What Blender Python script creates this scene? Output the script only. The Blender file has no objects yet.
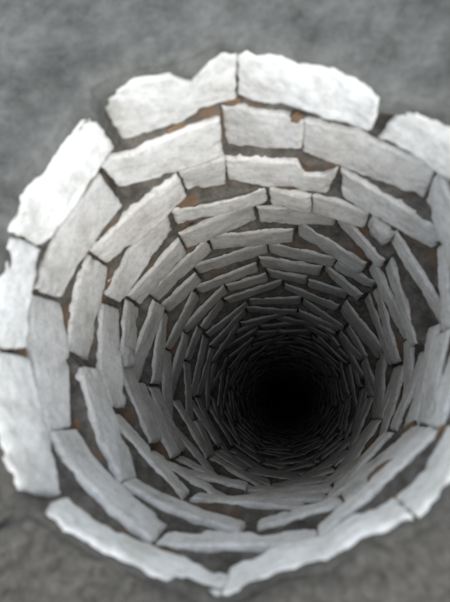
import bpy, math, random
import numpy as np
from mathutils import Matrix, Vector

# ------------------------------------------------------------------ camera
PW, PH = 450.0, 602.0                 # the photograph's size, in its own pixels
FPX = 470.0                           # focal length in those pixels
NAD = (288.0, 405.0)                  # where straight down points in the photograph
CAM = np.array([0.0866, -0.2246, 0.943])   # well axis is the world Z axis, rim at z = 0

_n = np.array([NAD[0]-PW/2, NAD[1]-PH/2, FPX]); _n /= np.linalg.norm(_n)
_x = np.array([1.0, 0, 0]) - _n[0]*_n; _x /= np.linalg.norm(_x)
_y = np.cross(_n, _x)
W2C = np.array([_x, -_y, -_n])        # rows: world X, Y, Z written in camera axes (x right, y down, z forward)

scene = bpy.context.scene
scene.cycles.diffuse_bounces = 3; scene.cycles.max_bounces = 5
col = scene.collection
cd = bpy.data.cameras.new('camera')
cd.sensor_fit = 'VERTICAL'; cd.sensor_height = 24.0
cd.lens = FPX/PH*24.0
cd.clip_start = 0.02; cd.clip_end = 1000.0
cd.dof.use_dof = True
cd.dof.focus_distance = 3.0
cd.dof.aperture_fstop = 1.15
cam = bpy.data.objects.new('camera', cd); col.objects.link(cam)
rot = W2C @ np.diag([1.0, -1.0, -1.0])
m4 = Matrix.Identity(4)
for i in range(3):
    for j in range(3):
        m4[i][j] = rot[i][j]
    m4[i][3] = CAM[i]
cam.matrix_world = m4
scene.camera = cam

# ------------------------------------------------------------------ sky, sun, exposure
SUN_EL, SUN_AZ = math.radians(47), math.radians(155)   # azimuth clockwise from +Y
world = bpy.data.worlds.new('World'); scene.world = world
world.use_nodes = True
nt = world.node_tree
sky = nt.nodes.new('ShaderNodeTexSky'); sky.sky_type = 'NISHITA'
sky.sun_disc = False
sky.sun_elevation = SUN_EL; sky.sun_rotation = SUN_AZ
sky.air_density = 1.0; sky.dust_density = 0.4; sky.ozone_density = 1.0
hs = nt.nodes.new('ShaderNodeHueSaturation'); hs.inputs['Saturation'].default_value = 0.38     # thin overcast: a paler, greyer sky
nt.links.new(sky.outputs[0], hs.inputs['Color']); nt.links.new(hs.outputs[0], nt.nodes['Background'].inputs[0])
nt.nodes['Background'].inputs[1].default_value = 0.15
sd = bpy.data.lights.new('sun', 'SUN'); sd.energy = 0.55; sd.angle = math.radians(45); sd.color = (1.0, 0.93, 0.83)
sun = bpy.data.objects.new('sun', sd); col.objects.link(sun)
sv = Vector((math.sin(SUN_AZ)*math.cos(SUN_EL), math.cos(SUN_AZ)*math.cos(SUN_EL), math.sin(SUN_EL)))
sun.rotation_euler = sv.to_track_quat('Z', 'Y').to_euler(); sun.location = sv*20
vs = scene.view_settings
vs.view_transform = 'Standard'; vs.look = 'None'; vs.gamma = 1.0; vs.use_curve_mapping = False
vs.exposure = 1.68

# ------------------------------------------------------------------ helpers
def _hash(ix, iy, iz, s):
    h = (ix*374761393 + iy*668265263 + iz*2147483647 + s*974634777) & 0xffffffff
    h = ((h ^ (h >> 13))*1274126177) & 0xffffffff
    h = ((h ^ (h >> 16))*2246822519) & 0xffffffff
    return ((h ^ (h >> 15)) & 0xffff)/65535.0*2-1
def vnoise(P, s=0):
    P = np.asarray(P, float)+1000.0
    I = np.floor(P).astype(np.int64); F = P-I; F = F*F*(3-2*F)
    r = 0
    for dx in (0, 1):
        for dy in (0, 1):
            for dz in (0, 1):
                w = (F[..., 0] if dx else 1-F[..., 0])*(F[..., 1] if dy else 1-F[..., 1])*(F[..., 2] if dz else 1-F[..., 2])
                r = r + w*_hash(I[..., 0]+dx, I[..., 1]+dy, I[..., 2]+dz, s)
    return r
def fbm(P, freq, octv=3, s=0):
    P = np.asarray(P, float)
    r = 0; a = 1.0; t = 0
    for o in range(octv):
        r = r + a*vnoise(P*freq, s+o*17); t += a; a *= 0.5; freq *= 2.1
    return r/t

def ray(p):
    d = W2C @ np.array([p[0]-PW/2, p[1]-PH/2, FPX])
    return d
def on_level(p, z):                   # a point seen at p, at height z
    d = ray(p); return CAM+d*(z-CAM[2])/d[2]
def on_wall(p, a, b):                 # a point seen at p, on the upright plane through a and b
    d = ray(p); n = np.array([b[1]-a[1], a[0]-b[0], 0.0])
    return CAM+d*(np.dot(n, a-CAM)/np.dot(n, d))

def link_mesh(name, V, F, mat, parent=None, smooth=True):
    me = bpy.data.meshes.new(name)
    me.from_pydata([tuple(v) for v in V], [], F)
    me.materials.append(mat)
    if smooth:
        me.polygons.foreach_set('use_smooth', [True]*len(me.polygons))
    me.update()
    o = bpy.data.objects.new(name, me); col.objects.link(o)
    if parent is not None: o.parent = parent
    return o

# ------------------------------------------------------------------ materials
def newmat(name):
    m = bpy.data.materials.new(name); m.use_nodes = True
    N = m.node_tree.nodes; L = m.node_tree.links
    b = N['Principled BSDF']
    b.inputs['Specular IOR Level'].default_value = 0.15
    b.inputs['Roughness'].default_value = 0.92
    return m, N, L, b
def noise_node(N, L, vec, scale, detail=4, rough=0.6):
    n = N.new('ShaderNodeTexNoise'); n.inputs['Scale'].default_value = scale
    n.inputs['Detail'].default_value = detail; n.inputs['Roughness'].default_value = rough
    L.new(vec, n.inputs['Vector']); return n
def ramp(N, L, fac, stops):
    r = N.new('ShaderNodeValToRGB'); e = r.color_ramp.elements
    e[0].position, e[0].color = stops[0][0], (*stops[0][1], 1)
    e[1].position, e[1].color = stops[-1][0], (*stops[-1][1], 1)
    for p, c in stops[1:-1]:
        q = e.new(p); q.color = (*c, 1)
    L.new(fac, r.inputs[0]); return r
def mix(N, L, fac, a, b, mode='MIX'):
    x = N.new('ShaderNodeMix'); x.data_type = 'RGBA'; x.blend_type = mode
    if isinstance(fac, (int, float)): x.inputs[0].default_value = fac
    else: L.new(fac, x.inputs[0])
    for v, s in ((a, 6), (b, 7)):
        if isinstance(v, tuple): x.inputs[s].default_value = (*v, 1)
        else: L.new(v, x.inputs[s])
    return x
def g(v): return (v, v, v)

def stone_material():
    m, N, L, b = newmat('limestone')
    tc = N.new('ShaderNodeTexCoord'); oi = N.new('ShaderNodeObjectInfo')
    add = N.new('ShaderNodeVectorMath'); add.operation = 'ADD'
    L.new(tc.outputs['Object'], add.inputs[0])
    mul = N.new('ShaderNodeVectorMath'); mul.operation = 'SCALE'; mul.inputs[0].default_value = (3.1, 7.7, 5.3)
    L.new(oi.outputs['Random'], mul.inputs['Scale']); L.new(mul.outputs[0], add.inputs[1])
    v = add.outputs[0]
    n1 = noise_node(N, L, v, 9, 5, 0.65)
    base = ramp(N, L, n1.outputs['Fac'], [(0.28, (0.49, 0.477, 0.435)), (0.48, (0.655, 0.647, 0.612)), (0.75, (0.74, 0.737, 0.71))])
    # grey-brown soiling in soft blotches
    n2 = noise_node(N, L, v, 5.0, 6, 0.7)
    soil = ramp(N, L, n2.outputs['Fac'], [(0.55, g(0)), (0.74, g(0.6))])
    c1 = mix(N, L, soil.outputs[0], base.outputs[0], (0.34, 0.30, 0.25))
    n5 = noise_node(N, L, v, 42, 5, 0.75)
    grain = ramp(N, L, n5.outputs['Fac'], [(0.30, g(0.72)), (0.52, g(1.0)), (0.75, g(1.06))])
    c1 = mix(N, L, 1.0, c1.outputs[2], grain.outputs[0], 'MULTIPLY')
    # small pits and shell grains
    vo = N.new('ShaderNodeTexVoronoi'); vo.inputs['Scale'].default_value = 120; L.new(v, vo.inputs['Vector'])
    pit = ramp(N, L, vo.outputs['Distance'], [(0.10, g(0.70)), (0.32, g(1))])
    c2 = mix(N, L, 0.55, c1.outputs[2], pit.outputs[0], 'MULTIPLY')
    # each stone a little different
    rr = ramp(N, L, oi.outputs['Random'], [(0.0, (0.86, 0.85, 0.825)), (0.5, (0.97, 0.962, 0.94)), (1.0, (1.0, 0.985, 0.95))])
    c3 = mix(N, L, 1.0, c2.outputs[2], rr.outputs[0], 'MULTIPLY')
    L.new(c3.outputs[2], b.inputs['Base Color'])
    nb = noise_node(N, L, v, 70, 6, 0.7)
    bm = N.new('ShaderNodeMath'); bm.operation = 'MULTIPLY_ADD'; bm.inputs[1].default_value = 0.5
    L.new(vo.outputs['Distance'], bm.inputs[0]); L.new(nb.outputs['Fac'], bm.inputs[2])
    bp = N.new('ShaderNodeBump'); bp.inputs['Strength'].default_value = 0.4; bp.inputs['Distance'].default_value = 0.004
    L.new(bm.outputs[0], bp.inputs['Height']); L.new(bp.outputs[0], b.inputs['Normal'])
    return m
def mortar_material():
    m, N, L, b = newmat('earthy_mortar')
    tc = N.new('ShaderNodeTexCoord'); v = tc.outputs['Object']
    n1 = noise_node(N, L, v, 22, 6, 0.7)
    base = ramp(N, L, n1.outputs['Fac'], [(0.28, (0.052, 0.047, 0.039)), (0.5, (0.122, 0.112, 0.095)), (0.72, (0.22, 0.204, 0.175))])
    n2 = noise_node(N, L, v, 6.5, 4, 0.6)
    clay = ramp(N, L, n2.outputs['Fac'], [(0.53, g(0)), (0.64, g(0.85))])
    c = mix(N, L, clay.outputs[0], base.outputs[0], (0.19, 0.122, 0.074))
    L.new(c.outputs[2], b.inputs['Base Color'])
    nb = noise_node(N, L, v, 90, 6, 0.7)
    bp = N.new('ShaderNodeBump'); bp.inputs['Strength'].default_value = 0.8; bp.inputs['Distance'].default_value = 0.008
    L.new(nb.outputs['Fac'], bp.inputs['Height']); L.new(bp.outputs[0], b.inputs['Normal'])
    return m
def cement_material():
    m, N, L, b = newmat('smeared_cement')
    tc = N.new('ShaderNodeTexCoord'); v = tc.outputs['Object']
    n1 = noise_node(N, L, v, 10, 8, 0.74)
    base = ramp(N, L, n1.outputs['Fac'], [(0.32, (0.072, 0.072, 0.063)), (0.5, (0.138, 0.138, 0.123)), (0.68, (0.205, 0.206, 0.185))])
    n4 = noise_node(N, L, v, 2.6, 5, 0.62)
    damp = ramp(N, L, n4.outputs['Fac'], [(0.32, g(0.72)), (0.46, g(1)), (0.60, g(1)), (0.72, g(1.1))])
    base = mix(N, L, 1.0, base.outputs[0], damp.outputs[0], 'MULTIPLY'); base_out = base.outputs[2]
    # brown soil trodden over the near side
    sp = N.new('ShaderNodeSeparateXYZ'); L.new(v, sp.inputs[0])
    n2 = noise_node(N, L, v, 4, 6, 0.7)
    ma = N.new('ShaderNodeMath'); ma.operation = 'MULTIPLY_ADD'; ma.inputs[1].default_value = -0.55; L.new(sp.outputs[1], ma.inputs[0]); L.new(n2.outputs['Fac'], ma.inputs[2])
    soil = ramp(N, L, ma.outputs[0], [(0.46, g(0)), (0.74, g(0.95))])
    n3 = noise_node(N, L, v, 45, 5, 0.7)
    sc = ramp(N, L, n3.outputs['Fac'], [(0.3, (0.062, 0.056, 0.045)), (0.7, (0.165, 0.151, 0.128))])
    c = mix(N, L, soil.outputs[0], base_out, sc.outputs[0])
    L.new(c.outputs[2], b.inputs['Base Color'])
    nb = noise_node(N, L, v, 26, 9, 0.78)
    bp = N.new('ShaderNodeBump'); bp.inputs['Strength'].default_value = 0.8; bp.inputs['Distance'].default_value = 0.016
    L.new(nb.outputs['Fac'], bp.inputs['Height']); L.new(bp.outputs[0], b.inputs['Normal'])
    return m
def earth_material(name, dark, light):
    m, N, L, b = newmat(name)
    tc = N.new('ShaderNodeTexCoord'); v = tc.outputs['Object']
    n1 = noise_node(N, L, v, 5, 8, 0.7)
    base = ramp(N, L, n1.outputs['Fac'], [(0.3, dark), (0.7, light)])
    L.new(base.outputs[0], b.inputs['Base Color'])
    bp = N.new('ShaderNodeBump'); bp.inputs['Strength'].default_value = 0.8; bp.inputs['Distance'].default_value = 0.03
    L.new(n1.outputs['Fac'], bp.inputs['Height']); L.new(bp.outputs[0], b.inputs['Normal'])
    return m
def clay_material():
    m, N, L, b = newmat('ochre_clay')
    tc = N.new('ShaderNodeTexCoord'); v = tc.outputs['Object']
    n1 = noise_node(N, L, v, 40, 5, 0.7)
    base = ramp(N, L, n1.outputs['Fac'], [(0.3, (0.13, 0.08, 0.048)), (0.7, (0.24, 0.165, 0.105))])
    L.new(base.outputs[0], b.inputs['Base Color'])
    bp = N.new('ShaderNodeBump'); bp.inputs['Strength'].default_value = 0.8; bp.inputs['Distance'].default_value = 0.006
    L.new(n1.outputs['Fac'], bp.inputs['Height']); L.new(bp.outputs[0], b.inputs['Normal'])
    return m
STONE, MORTAR, CEMENT, CLAY = stone_material(), mortar_material(), cement_material(), clay_material()
EARTH = earth_material('dry_earth', (0.10, 0.085, 0.065), (0.20, 0.17, 0.13))
MUD = earth_material('dark_mud', (0.14, 0.11, 0.08), (0.26, 0.21, 0.16))

# ------------------------------------------------------------------ the well: layout of the courses
R0 = 0.552            # mean radius of the stone faces
HC = 0.2              # height of one course with its bed joint
NC = 30               # courses whose stones are single objects
NDEEP = 34            # darker courses below them
rng = random.Random(11)

# stones traced on the photograph: each is (outer/top edge, lower edge or None), clockwise as seen from above
TRACED = {
 1: [
  ([(17,489),(13,470),(6,455),(-3,425),(-7,400),(-5,349)], [(59,494),(54,467),(48,437),(37,390),(29,360)]),
  ([(-5,346),(-4,290),(12,237)], [(18,344),(31,295),(35,267),(36,247)]),
  ([(14,231),(23,197),(35,157),(53,150),(63,134),(78,118),(97,121)], [(44,246),(60,217),(75,193),(100,155),(109,141)]),
  ([(98,97),(117,88),(143,80),(170,77),(190,83),(201,70),(220,53),(236,56)], [(123,142),(150,133),(183,120),(203,107),(235,100)]),
  ([(238,57),(247,53),(277,60),(317,62),(330,72),(350,80),(365,87),(377,100)], [(239,94),(257,102),(280,108),(310,115),(350,123),(371,119)]),
  ([(405,106),(427,115),(450,127),(486,158)], [(379,138),(400,150),(420,160),(433,171),(456,184)]),
  ([(488,160),(505,290)], None),
  ([(506,292),(475,425)], None),
  ([(473,428),(450,470),(437,492),(414,515)], None, 0.165),
  ([(407,515),(390,524),(360,533),(347,543),(327,557),(280,566),(247,582),(223,593)], None, 0.145),
  ([(221,593),(200,592),(173,577),(150,568),(133,563),(93,545),(67,527),(44,508)], None),
 ],
 2: [
  ([(50,429),(42,410),(34,360),(30,337),(33,294)], [(68,425),(69,390),(68,343),(61,302)]),
  ([(38,289),(52,247),(62,218),(83,200),(103,179)], [(60,296),(80,264),(100,234),(121,205)]),
  ([(104,168),(110,159),(133,155),(147,147),(173,137),(197,128),(219,121)], [(121,188),(150,180),(177,172),(223,157)]),
  ([(222,108),(233,106),(260,113),(283,115),(300,124)], [(226,143),(250,147),(300,148)]),
  ([(305,122),(327,127),(350,131),(380,145),(410,158),(434,168)], [(304,150),(330,163),(367,177),(424,197)]),
  ([(437,170),(486,285)], [(427,199),(455,330)]),
  ([(486,288),(441,425)], None),
  ([(439,428),(320,539)], None),
  ([(318,541),(270,545),(230,544),(180,544),(157,541)], None),
  ([(152,540),(110,513),(88,490),(69,463),(51,432)], None, 0.165),
 ],
 3: [
  ([(122,480),(101,436),(83,368)], [(136,478),(119,421),(98,369)]),
  ([(69,348),(73,325),(79,287),(90,257)], [(90,361),(95,330),(102,300),(107,267)]),
  ([(93,252),(130,215),(177,176)], [(106,262),(150,232),(187,196)]),
  ([(181,172),(224,158)], [(188,190),(225,186)]),
  ([(227,160),(270,162),(297,164),(304,176),(320,177),(336,171)], [(229,179),(265,187),(326,194)]),
  ([(340,172),(360,183),(400,208),(443,236)], [(342,196),(380,219),(420,240),(436,243)]),
  ([(446,240),(450,325)], None, 0.09),
  ([(448,328),(430,424)], None, 0.13),
  ([(427,428),(345,500)], None, 0.13),
  ([(342,502),(258,527)], None),
  ([(240,530),(190,519),(150,499),(124,483)], None),
 ],
 4: [
  ([(113,406),(101,365),(103,304)], [(119,405),(121,340),(120,308)]),
  ([(109,295),(128,251),(168,216)], [(121,302),(145,268),(172,229)]),
  ([(172,212),(220,205),(266,190)], [(178,225),(220,215),(267,203)]),
  ([(270,190),(309,199)], [(272,203),(308,212)]),
  ([(312,197),(340,203),(366,215)], [(312,214),(363,226)]),
  ([(396,232),(448,318)], None),
 ],
}
def xy(a, r): return np.array([r*math.cos(a), r*math.sin(a), 0.0])
def ang(p): return math.atan2(p[1], p[0])

LEAN = (0.034, -0.082)               # below the first courses the hand-dug shaft drifts off plumb
def centre(z):
    d = min(1.65, max(0.0, -z-0.75)); return np.array([LEAN[0]*d, LEAN[1]*d, 0.0])
def auto_block(a0, a1, r0, r1, z):    # clockwise: a0 > a1
    A = centre(z)+xy(a0, r0)+[0, 0, z]; B = centre(z)+xy(a1, r1)+[0, 0, z]
    return dict(top=[A, B], bot=None)

courses = []
for k in range(1, NC+NDEEP+1):
    z = -(k-1)*HC
    blocks = []
    for tp, bt, *hx in TRACED.get(k, []):
        A = on_level(tp[0], z); B = on_level(tp[-1], z)
        far = A[1] < -0.2 and B[1] < -0.2 or bt is None
        top = [A]+[on_wall(p, A, B) for p in tp[1:-1]]+[B]
        if far and len(tp) > 2:       # nearer wall, seen at a slant: keep the wobble small
            tt = (B-A)/np.linalg.norm(B-A); nn = np.array([-tt[1], tt[0], 0])
            top = [A]+[on_level(p, z) for p in tp[1:-1]]+[B]
            for p in top[1:-1]:
                d = float(np.dot(p-A, nn)); p -= nn*(d-max(-0.016, min(0.016, d)))
        else:
            tt = (B-A)/np.linalg.norm(B-A); nn = np.array([-tt[1], tt[0], 0])
            if np.dot(nn, A) < 0: nn = -nn
            for i, p in enumerate(top[1:-1], 1):
                if p[2] > z:                         # bulges back from the chord; below it, a chipped edge
                    q = on_level(tp[i], z); d = float(np.dot(q-A, nn)); top[i] = q-nn*(d-min(0.032, d))
                else: p[2] = max(z-0.09, p[2])
        bot = None
        if bt is not None and not (A[1] < -0.2 and B[1] < -0.2):
            bot = [on_wall(p, A, B) for p in bt]
            for p in bot: p[2] = z-max(0.12, min(0.20, z-p[2]))
        tv = (B-A)/np.linalg.norm(B-A)               # the traced outlines stop at the rounded arris: grow them to the true edge
        top[0] = top[0]-tv*0.006; top[-1] = top[-1]+tv*0.006
        if bot is not None:
            bot[0] = bot[0]-tv*0.006; bot[-1] = bot[-1]+tv*0.006
            for p in bot: p[2] -= 0.008
            for p in top: p[2] += 0.004 if k > 1 else 0.0
        blocks.append(dict(top=top, bot=bot, hh=hx[0] if hx else None))
    # fill what the photograph leaves open
    if blocks:
        cz = centre(z); blocks.sort(key=lambda b: -ang(b['top'][0]-cz))
        n = len(blocks); extra = []
        for i in range(n):
            e = ang(blocks[i]['top'][-1]-cz); s = ang(blocks[(i+1) % n]['top'][0]-cz)
            gap = (e-s) % (2*math.pi)
            if 0.16 < gap < 6.0:
                m = max(1, round(gap/0.62)); a = e
                for j in range(m):
                    extra.append(auto_block(a-0.014, a-gap/m+0.014, R0+rng.uniform(-.012, .02), R0+rng.uniform(-.012, .02), z))
                    a -= gap/m
        blocks += extra
    else:
        a = rng.uniform(0, 2*math.pi); left = 2*math.pi
        rc = R0+rng.uniform(-0.012, 0.008)
        while left > 0.05:
            w = rng.choice([0.62, 0.64, 0.6, 0.66, 0.58, 0.42, 0.63])
            if left-w < 0.3: w = left if left < 0.75 else left/2
            gp = rng.uniform(0.001, 0.010)
            tw = rng.gauss(0, 0.016); sh = rng.gauss(0, 0.008)
            blocks.append(auto_block(a-gp, a-w+gp, rc+0.018+sh+tw, rc+0.018+sh-tw, z))
            a -= w; left -= w
    courses.append((z, blocks))

TH = np.linspace(0, 2*math.pi, 540, endpoint=False)
def face_radius(blocks, c):
    r = np.full(len(TH), np.nan)
    dx, dy = np.cos(TH), np.sin(TH)
    for A, B in [(p-c, q-c) for b in blocks for p, q in zip(b['top'][:-1], b['top'][1:])]:
        ex, ey = B[0]-A[0], B[1]-A[1]
        den = dx*ey-dy*ex
        with np.errstate(all='ignore'):
            t = (A[0]*ey-A[1]*ex)/den
            s = np.where(abs(ex) > abs(ey), (dx*t-A[0])/(ex or 1e-9), (dy*t-A[1])/(ey or 1e-9))
        ok = (t > 0.2) & (t < 1) & (s >= 0) & (s <= 1)
        r[ok] = np.fmin(r[ok], t[ok])
    good = ~np.isnan(r)
    r[~good] = np.interp(TH[~good], np.r_[TH[good]-2*math.pi, TH[good], TH[good]+2*math.pi], np.tile(r[good], 3))
    return r


# ------------------------------------------------------------------ stone blocks
def poly_at(P, u):
    P = np.array(P); d = np.r_[0, np.cumsum(np.hypot(P[1:, 0]-P[:-1, 0], P[1:, 1]-P[:-1, 1])+1e-6)]
    d /= d[-1]
    return np.stack([np.interp(u, d, P[:, i]) for i in range(3)], -1)

def block_mesh(b, z, step, seed, depth=0.16, rough=1.0):
    top, bot = b['top'], b['bot']
    A, B = top[0], top[-1]
    t = B-A; t[2] = 0; Ln = np.linalg.norm(t); t /= Ln
    n = np.array([-t[1], t[0], 0.0])
    if np.dot(n, (A+B)/2-centre(z)) > 0: n = -n               # towards the axis
    rs = random.Random(seed)
    if bot is None:
        mid = (A+B)/2
        hh = (0.152+rs.uniform(-0.018, 0.014)) if z > -0.5 else 0.183+rs.uniform(-0.016, 0.008)
        if (mid[1] < -0.30 or mid[0] > 0.33) and z > -1.5:   # squatter stones and thicker beds on this side
            hh = (0.128 if z > -0.1 else 0.108 if z > -0.9 else 0.135)+rs.uniform(-0.010, 0.012)
        hh = b.get('hh') or hh
        ta, tb = rs.uniform(-.006, .006), rs.uniform(-.006, .006)
        dz = rs.uniform(-.008, .008)
        bot = [p-np.array([0, 0, hh+dz*i/(len(top)-1)]) for i, p in enumerate(top)]
        bot[0] = bot[0]+t*ta; bot[-1] = bot[-1]+t*tb
        if len(top) == 2:
            top = [A-np.array([0, 0, rs.uniform(0, .010)]), B-np.array([0, 0, rs.uniform(0, .010)])]
    nu = max(4, int(Ln/step)); nv = max(3, int(0.185/step))
    u = np.linspace(0, 1, nu+1); v = np.linspace(0, 1, nv+1)
    # crowd the rows towards the edges a little so that the arrises round off
    u = u-0.10*np.sin(2*np.pi*u)/(2*np.pi)*2.0; v = v-0.12*np.sin(2*np.pi*v)/(2*np.pi)*2.0
    T = poly_at(top, u); Bo = poly_at(bot, u)
    G = T[:, None, :]*(1-v)[None, :, None]+Bo[:, None, :]*v[None, :, None]
    hloc = np.linalg.norm(T-Bo, axis=-1)[:, None]
    e = np.minimum(np.minimum(u[:, None]*Ln, (1-u[:, None])*Ln), np.minimum(v[None, :]*hloc, (1-v[None, :])*hloc))
    Pn = G+np.array([seed*1.37, seed*0.71, seed*0.33])
    rad = 0.0075+0.005*fbm(Pn, 18, 2, 3)
    q = np.clip(1-e/np.maximum(rad, 0.003), 0, 1)
    pull = rad*(1-np.sqrt(np.clip(1-q*q, 0, 1)))
    edge = np.exp(-e/0.014)
    chip = np.clip(fbm(Pn, 26, 2, 9)-0.18, 0, 1)*0.035*edge
    bulge = 0.007*fbm(Pn, 5, 2, 21)+0.0028*fbm(Pn, 22, 3, 31)+0.0018*fbm(Pn, 75, 2, 41)
    off = (bulge*rough-pull-chip)
    G = G+n*off[..., None]
    G = G+t*(fbm(Pn, 40, 3, 51)*0.0055*edge*rough)[..., None]
    G[..., 2] += fbm(Pn, 42, 3, 61)*0.0075*edge*rough
    V = list(G.reshape(-1, 3)); F = []
    idx = lambda i, j: i*(nv+1)+j
    for i in range(nu):
        for j in range(nv):
            F.append((idx(i, j), idx(i, j+1), idx(i+1, j+1), idx(i+1, j)))
    loop = [idx(i, 0) for i in range(nu)]+[idx(nu, j) for j in range(nv)]+[idx(i, nv) for i in range(nu, 0, -1)]+[idx(0, j) for j in range(nv, 0, -1)]
    prev = loop
    for d in (0.018, 0.06, depth):
        base = np.array([V[i] for i in loop])
        s = fbm(base+n*d*9, 14, 2, 71)*0.006
        ring = base-n*d
        ring[:, 2] += s*(1 if d < depth else 0)
        nt_ = nu+1                                   # the upper arris falls away towards the back, under the bedding
        ring[:nt_, 2] -= 0.02*min(1.0, d/0.06)
        st = len(V); V += list(ring); cur = list(range(st, st+len(loop)))
        m = len(loop)
        for i in range(m):
            F.append((prev[i], prev[(i+1) % m], cur[(i+1) % m], cur[i]))
        prev = cur
    F.append(tuple(prev))
    # consistent outward winding: front face must look along n
    f0 = F[0]; nn = np.cross(np.array(V[f0[1]])-V[f0[0]], np.array(V[f0[2]])-V[f0[0]])
    if np.dot(nn, n) < 0: F = [tuple(reversed(f)) for f in F]
    return V, F

well = bpy.data.objects.new('stone_well', None); col.objects.link(well)
well.empty_display_size = 0.3
well['label'] = 'round well shaft of white limestone blocks under a smeared grey cement rim'
well['category'] = 'well'

count = 0; seed = 0
deepV, deepF = [], []
for k, (z, blocks) in enumerate(courses, 1):
    step = 0.0085 if k <= 3 else 0.011 if k <= 6 else 0.018 if k <= 12 else 0.035 if k <= 30 else 0.06
    for b in blocks:
        seed += 1
        V, F = block_mesh(b, z, step, seed, rough=1.6 if k == 1 else 1.15)
        if count < 300:
            c = np.mean(np.array(V), axis=0)
            o = link_mesh('stone_block', np.array(V)-c, F, STONE, well)
            o.location = c
            count += 1
        else:
            s = len(deepV); deepV += V; deepF += [tuple(i+s for i in f) for f in F]
o = link_mesh('deep_stone_lining', deepV, deepF, STONE, well); o['kind'] = 'stuff'

# ------------------------------------------------------------------ mortar: one bed and its upright joints for each course
def smooth_ring(r, w):
    kx = np.exp(-0.5*(np.arange(-3*w, 3*w+1)/w)**2); kx /= kx.sum()
    return np.convolve(np.r_[r[-3*w:], r, r[:3*w]], kx, 'valid')
M = len(TH)
cs, sn = np.cos(TH), np.sin(TH)
for k, (z, blocks) in enumerate(courses):
    last = k+1 >= len(courses); cz = centre(z-HC)
    ru = face_radius(blocks, cz)
    rl = face_radius(courses[k+1][1], cz) if not last else ru
    zt = z-HC
    ring = np.stack([cs*R0, sn*R0, np.full(M, zt)], -1)
    inner = rl+0.011+0.008*fbm(ring, 20, 3, 5)
    outer = np.maximum(ru+0.018, inner+0.006)+0.006*fbm(ring, 18, 2, 15)
    back = smooth_ring(ru, 3)+0.034+0.010*fbm(ring, 16, 2, 6)
    ledge = np.clip(ru-rl, 0, 0.1)
    up = 0.10*ledge+0.010*(fbm(ring, 9, 3, 8)+0.3)
    back = np.maximum(back, outer+0.004)
    prof = [(inner+0.006, zt-0.09), (inner+0.002, zt-0.03), (inner+0.001, zt-0.006), (inner+0.005, zt+0.003+0.004*fbm(ring, 30, 2, 12)),
            (inner*0.5+outer*0.5, zt+0.004+up*0.5+0.006*fbm(ring, 26, 3, 13)), (outer, zt+0.008+up),
            (outer+0.006, zt+0.045), (back, zt+0.07), (back+0.004*fbm(ring, 30, 2, 14), zt+0.12), (back, z-0.02), (back+0.03, z+0.004)]
    if k == 0: prof[-1] = (back+0.03, z-0.015)
    V = []
    for r, zz in prof:
        V += list(np.stack([cz[0]+cs*r, cz[1]+sn*r, np.broadcast_to(zz, (M,))], -1))
    F = []
    for p in range(len(prof)-1):
        for i in range(M):
            j = (i+1) % M
            F.append((p*M+i, p*M+j, (p+1)*M+j, (p+1)*M+i))
    if k < 14 or True:
        link_mesh('mortar_bed', V, F, MORTAR, well)

# ------------------------------------------------------------------ cement rim around the mouth
MC = 1000
RF0 = face_radius(courses[0][1], np.zeros(3))
TC = np.linspace(0, 2*math.pi, MC, endpoint=False)
r1 = np.interp(TC, np.r_[TH, 2*math.pi], np.r_[RF0, RF0[0]])
rg = np.stack([np.cos(TC)*R0, np.sin(TC)*R0, np.zeros(MC)], -1)
rin = r1+0.021+0.012*fbm(rg, 9, 4, 91)
# darker bedding mortar squeezed out between the cement and the stones
q0 = r1+0.005+0.009*fbm(rg, 12, 3, 92)
bed = [(q0+0.004, -0.05+0*q0), (q0, -0.006+0.006*fbm(rg, 14, 3, 93)), (q0+0.005, 0.007+0.005*fbm(rg, 14, 3, 93)),
       (q0+0.022, 0.012+0.008*fbm(rg, 22, 3, 94)), (q0+0.045, 0.014+0.006*fbm(rg, 22, 3, 95)), (q0+0.10, 0.0*q0)]
V = []
for r, z_ in bed: V += list(np.stack([np.cos(TC)*r, np.sin(TC)*r, z_], -1))
F = [(p*MC+i, (p+1)*MC+i, (p+1)*MC+(i+1) % MC, p*MC+(i+1) % MC) for p in range(len(bed)-1) for i in range(MC)]
link_mesh('mortar_bed', V, F, CEMENT, well)
steps = np.r_[0, 0.003, 0.008, np.linspace(0.016, 0.36, 46), np.linspace(0.40, 1.4, 18)]
crack = [on_level(p, 0.0) for p in ((-2, 528), (10, 521), (24, 514), (40, 504), (60, 499), (84, 497))]
crack2 = [on_level(p, 0.0) for p in ((300, 556), (296, 575), (300, 602))]
def seg_dist(P, line):
    d = np.full(P.shape[:-1], 9.0)
    for a, b in zip(line[:-1], line[1:]):
        ab = (b-a)[:2]; t = np.clip(((P[..., :2]-a[:2])@ab)/(ab@ab), 0, 1)
        d = np.minimum(d, np.linalg.norm(P[..., :2]-(a[:2]+t[..., None]*ab), axis=-1))
    return d
rr = rin[None, :]+steps[:, None]
P = np.stack([np.cos(TC)*rr, np.sin(TC)*rr, np.zeros_like(rr)], -1)
near = np.clip((-P[..., 1]-0.15)/0.45, 0, 1)
left = np.clip((-P[..., 0]-0.1)/0.5, 0, 1)
zz = 0.020+0.010*fbm(P, 3.5, 3, 101)+0.012*fbm(P, 11, 4, 111)+0.006*np.abs(fbm(P, 30, 3, 113))
lump = np.abs(fbm(P+fbm(P, 9, 2, 119)[..., None]*0.03, 16, 4, 121))
zz = zz+near*(0.6+0.6*left)*(0.036*lump+0.016*fbm(P, 34, 3, 131))
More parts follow.
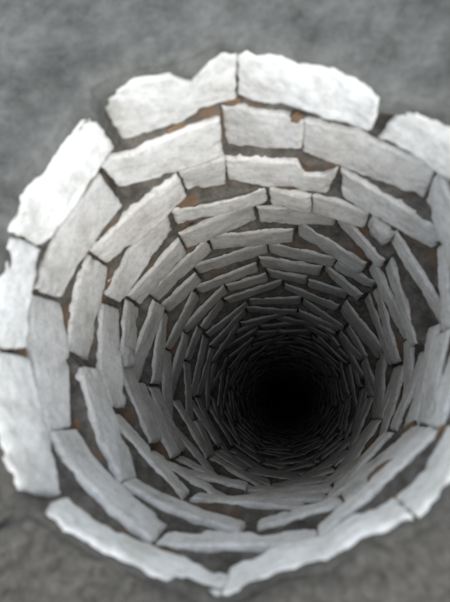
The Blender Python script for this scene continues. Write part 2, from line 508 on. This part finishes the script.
# trowelled lip: it swells a little and then turns down over the stones
zz = zz+0.010*np.exp(-((steps-0.045)/0.03)**2)[:, None]*(0.4+fbm(rg, 7, 3, 141))[None, :]
zz = np.where(steps[:, None] < 0.016, zz-0.012*(1-steps[:, None]/0.016)**2, zz)
dc = seg_dist(P, crack)+0.004*fbm(P, 40, 2, 151)
zz = zz-0.035*np.exp(-(np.maximum(dc, 0)/0.0075)**2)
dc2 = seg_dist(P, crack2)+0.004*fbm(P, 40, 2, 152)
zz = zz-0.004*np.exp(-(np.maximum(dc2, 0)/0.006)**2)
zz = np.maximum(zz, -0.03)
zz[-1] = -0.06
zz[-2] = zz[-2]*0.5-0.01
P[..., 2] = zz
lip = P[0].copy(); lip[:, 0] += np.cos(TC)*0.006; lip[:, 1] += np.sin(TC)*0.006; lip[:, 2] = -0.02
V = [tuple(v) for v in lip]+[tuple(v) for v in P.reshape(-1, 3)]
F = []
for p in range(len(steps)):
    for i in range(MC):
        j = (i+1) % MC
        F.append((p*MC+i, (p+1)*MC+i, (p+1)*MC+j, p*MC+j))
link_mesh('cement_rim', V, F, CEMENT, well)

# ------------------------------------------------------------------ wedges of stone and lumps of clay in the joints
def lump_mesh(sx, sy, sz, seed, nseg=18, nring=10, angular=0.0):
    V = []; F = []
    for i in range(nring+1):
        ph = math.pi*i/nring
        for j in range(nseg):
            a = 2*math.pi*j/nseg
            d = np.array([math.sin(ph)*math.cos(a), math.sin(ph)*math.sin(a), math.cos(ph)])
            if angular:
                pw = 1.0/max(1e-6, (np.abs(d)**(2+6*angular)).sum())**(1/(2+6*angular)); d = d*pw
            V.append(d)
    V = np.array(V); r = 1+0.35*fbm(V+seed*3.1, 1.6, 3, 7)
    V = V*r[:, None]*np.array([sx, sy, sz])
    for i in range(nring):
        for j in range(nseg):
            k = (j+1) % nseg
            F.append((i*nseg+j, (i+1)*nseg+j, (i+1)*nseg+k, i*nseg+k))
    return V, F
def place_lump(name, mat, px, z, size, seed, inset=0.0, angular=0.0):
    p = on_level(px, z); a = ang(p-centre(z))
    V, F = lump_mesh(*size, seed, angular=angular)
    o = link_mesh(name, V, F, mat, well)
    o.location = p+np.array([math.cos(a), math.sin(a), 0])*inset
    o.rotation_euler = (0, 0, a)
    return o
for i, (px, z, s) in enumerate([((381, 231), -0.66, (0.03, 0.042, 0.05)), ((127, 357), -0.88, (0.03, 0.04, 0.055))]):
    place_lump('stone_chip', STONE, px, z, s, 5+i, 0.01, 0.8)
for i, (px, z, s) in enumerate([((379, 468), -0.405, (0.018, 0.05, 0.014)), ((440, 434), -0.215, (0.02, 0.045, 0.014)),
        ((391, 499), -0.19, (0.018, 0.03, 0.03)), ((233, 104), -0.19, (0.014, 0.03, 0.02)),
        ((296, 121), -0.2, (0.014, 0.022, 0.016)), ((64, 300), -0.39, (0.014, 0.022, 0.02)),
        ((25, 352), -0.19, (0.014, 0.03, 0.02)), ((80, 421), -0.4, (0.016, 0.03, 0.02)),
        ((425, 249), -0.6, (0.016, 0.035, 0.014)), ((405, 430), -0.6, (0.016, 0.04, 0.014)), ((178, 131), -0.2, (0.012, 0.035, 0.012))]):
    place_lump('clay_lump', CLAY, px, z, s, 20+i, 0.012)

# ------------------------------------------------------------------ ground around the rim and the bottom of the shaft
V = []; F = []
radii = [1.2, 1.6, 2.2, 3.2, 5, 9, 18, 40, 120, 400]
NG = 96
for r in radii:
    for i in range(NG):
        a = 2*math.pi*i/NG; p = (r*math.cos(a), r*math.sin(a), 0.0)
        V.append((p[0], p[1], -0.035+0.02*float(vnoise(np.array(p)*1.7, 3))))
for k in range(len(radii)-1):
    for i in range(NG):
        j = (i+1) % NG
        F.append((k*NG+i, (k+1)*NG+i, (k+1)*NG+j, k*NG+j))
o = link_mesh('ground', V, F, EARTH); o['kind'] = 'structure'; o['label'] = 'bare brown earth around the cement well rim'

zb = -(NC+NDEEP)*HC-0.05
V = [(0, 0, zb)]; F = []
for q in range(1, 9):
    for i in range(48):
        a = 2*math.pi*i/48; r = 0.1*q
        V.append((r*math.cos(a), r*math.sin(a), zb+0.03*float(vnoise(np.array([r*math.cos(a)*6, r*math.sin(a)*6, 1.0]), 4))))
for i in range(48): F.append((0, 1+i, 1+(i+1) % 48))
for q in range(7):
    for i in range(48):
        j = (i+1) % 48
        F.append((1+q*48+i, 1+(q+1)*48+i, 1+(q+1)*48+j, 1+q*48+j))
cb = centre(zb); V = [(v[0]+cb[0], v[1]+cb[1], v[2]) for v in V]
o = link_mesh('well_floor', V, F, MUD); o['kind'] = 'structure'; o['label'] = 'dark muddy floor at the bottom of the shaft'
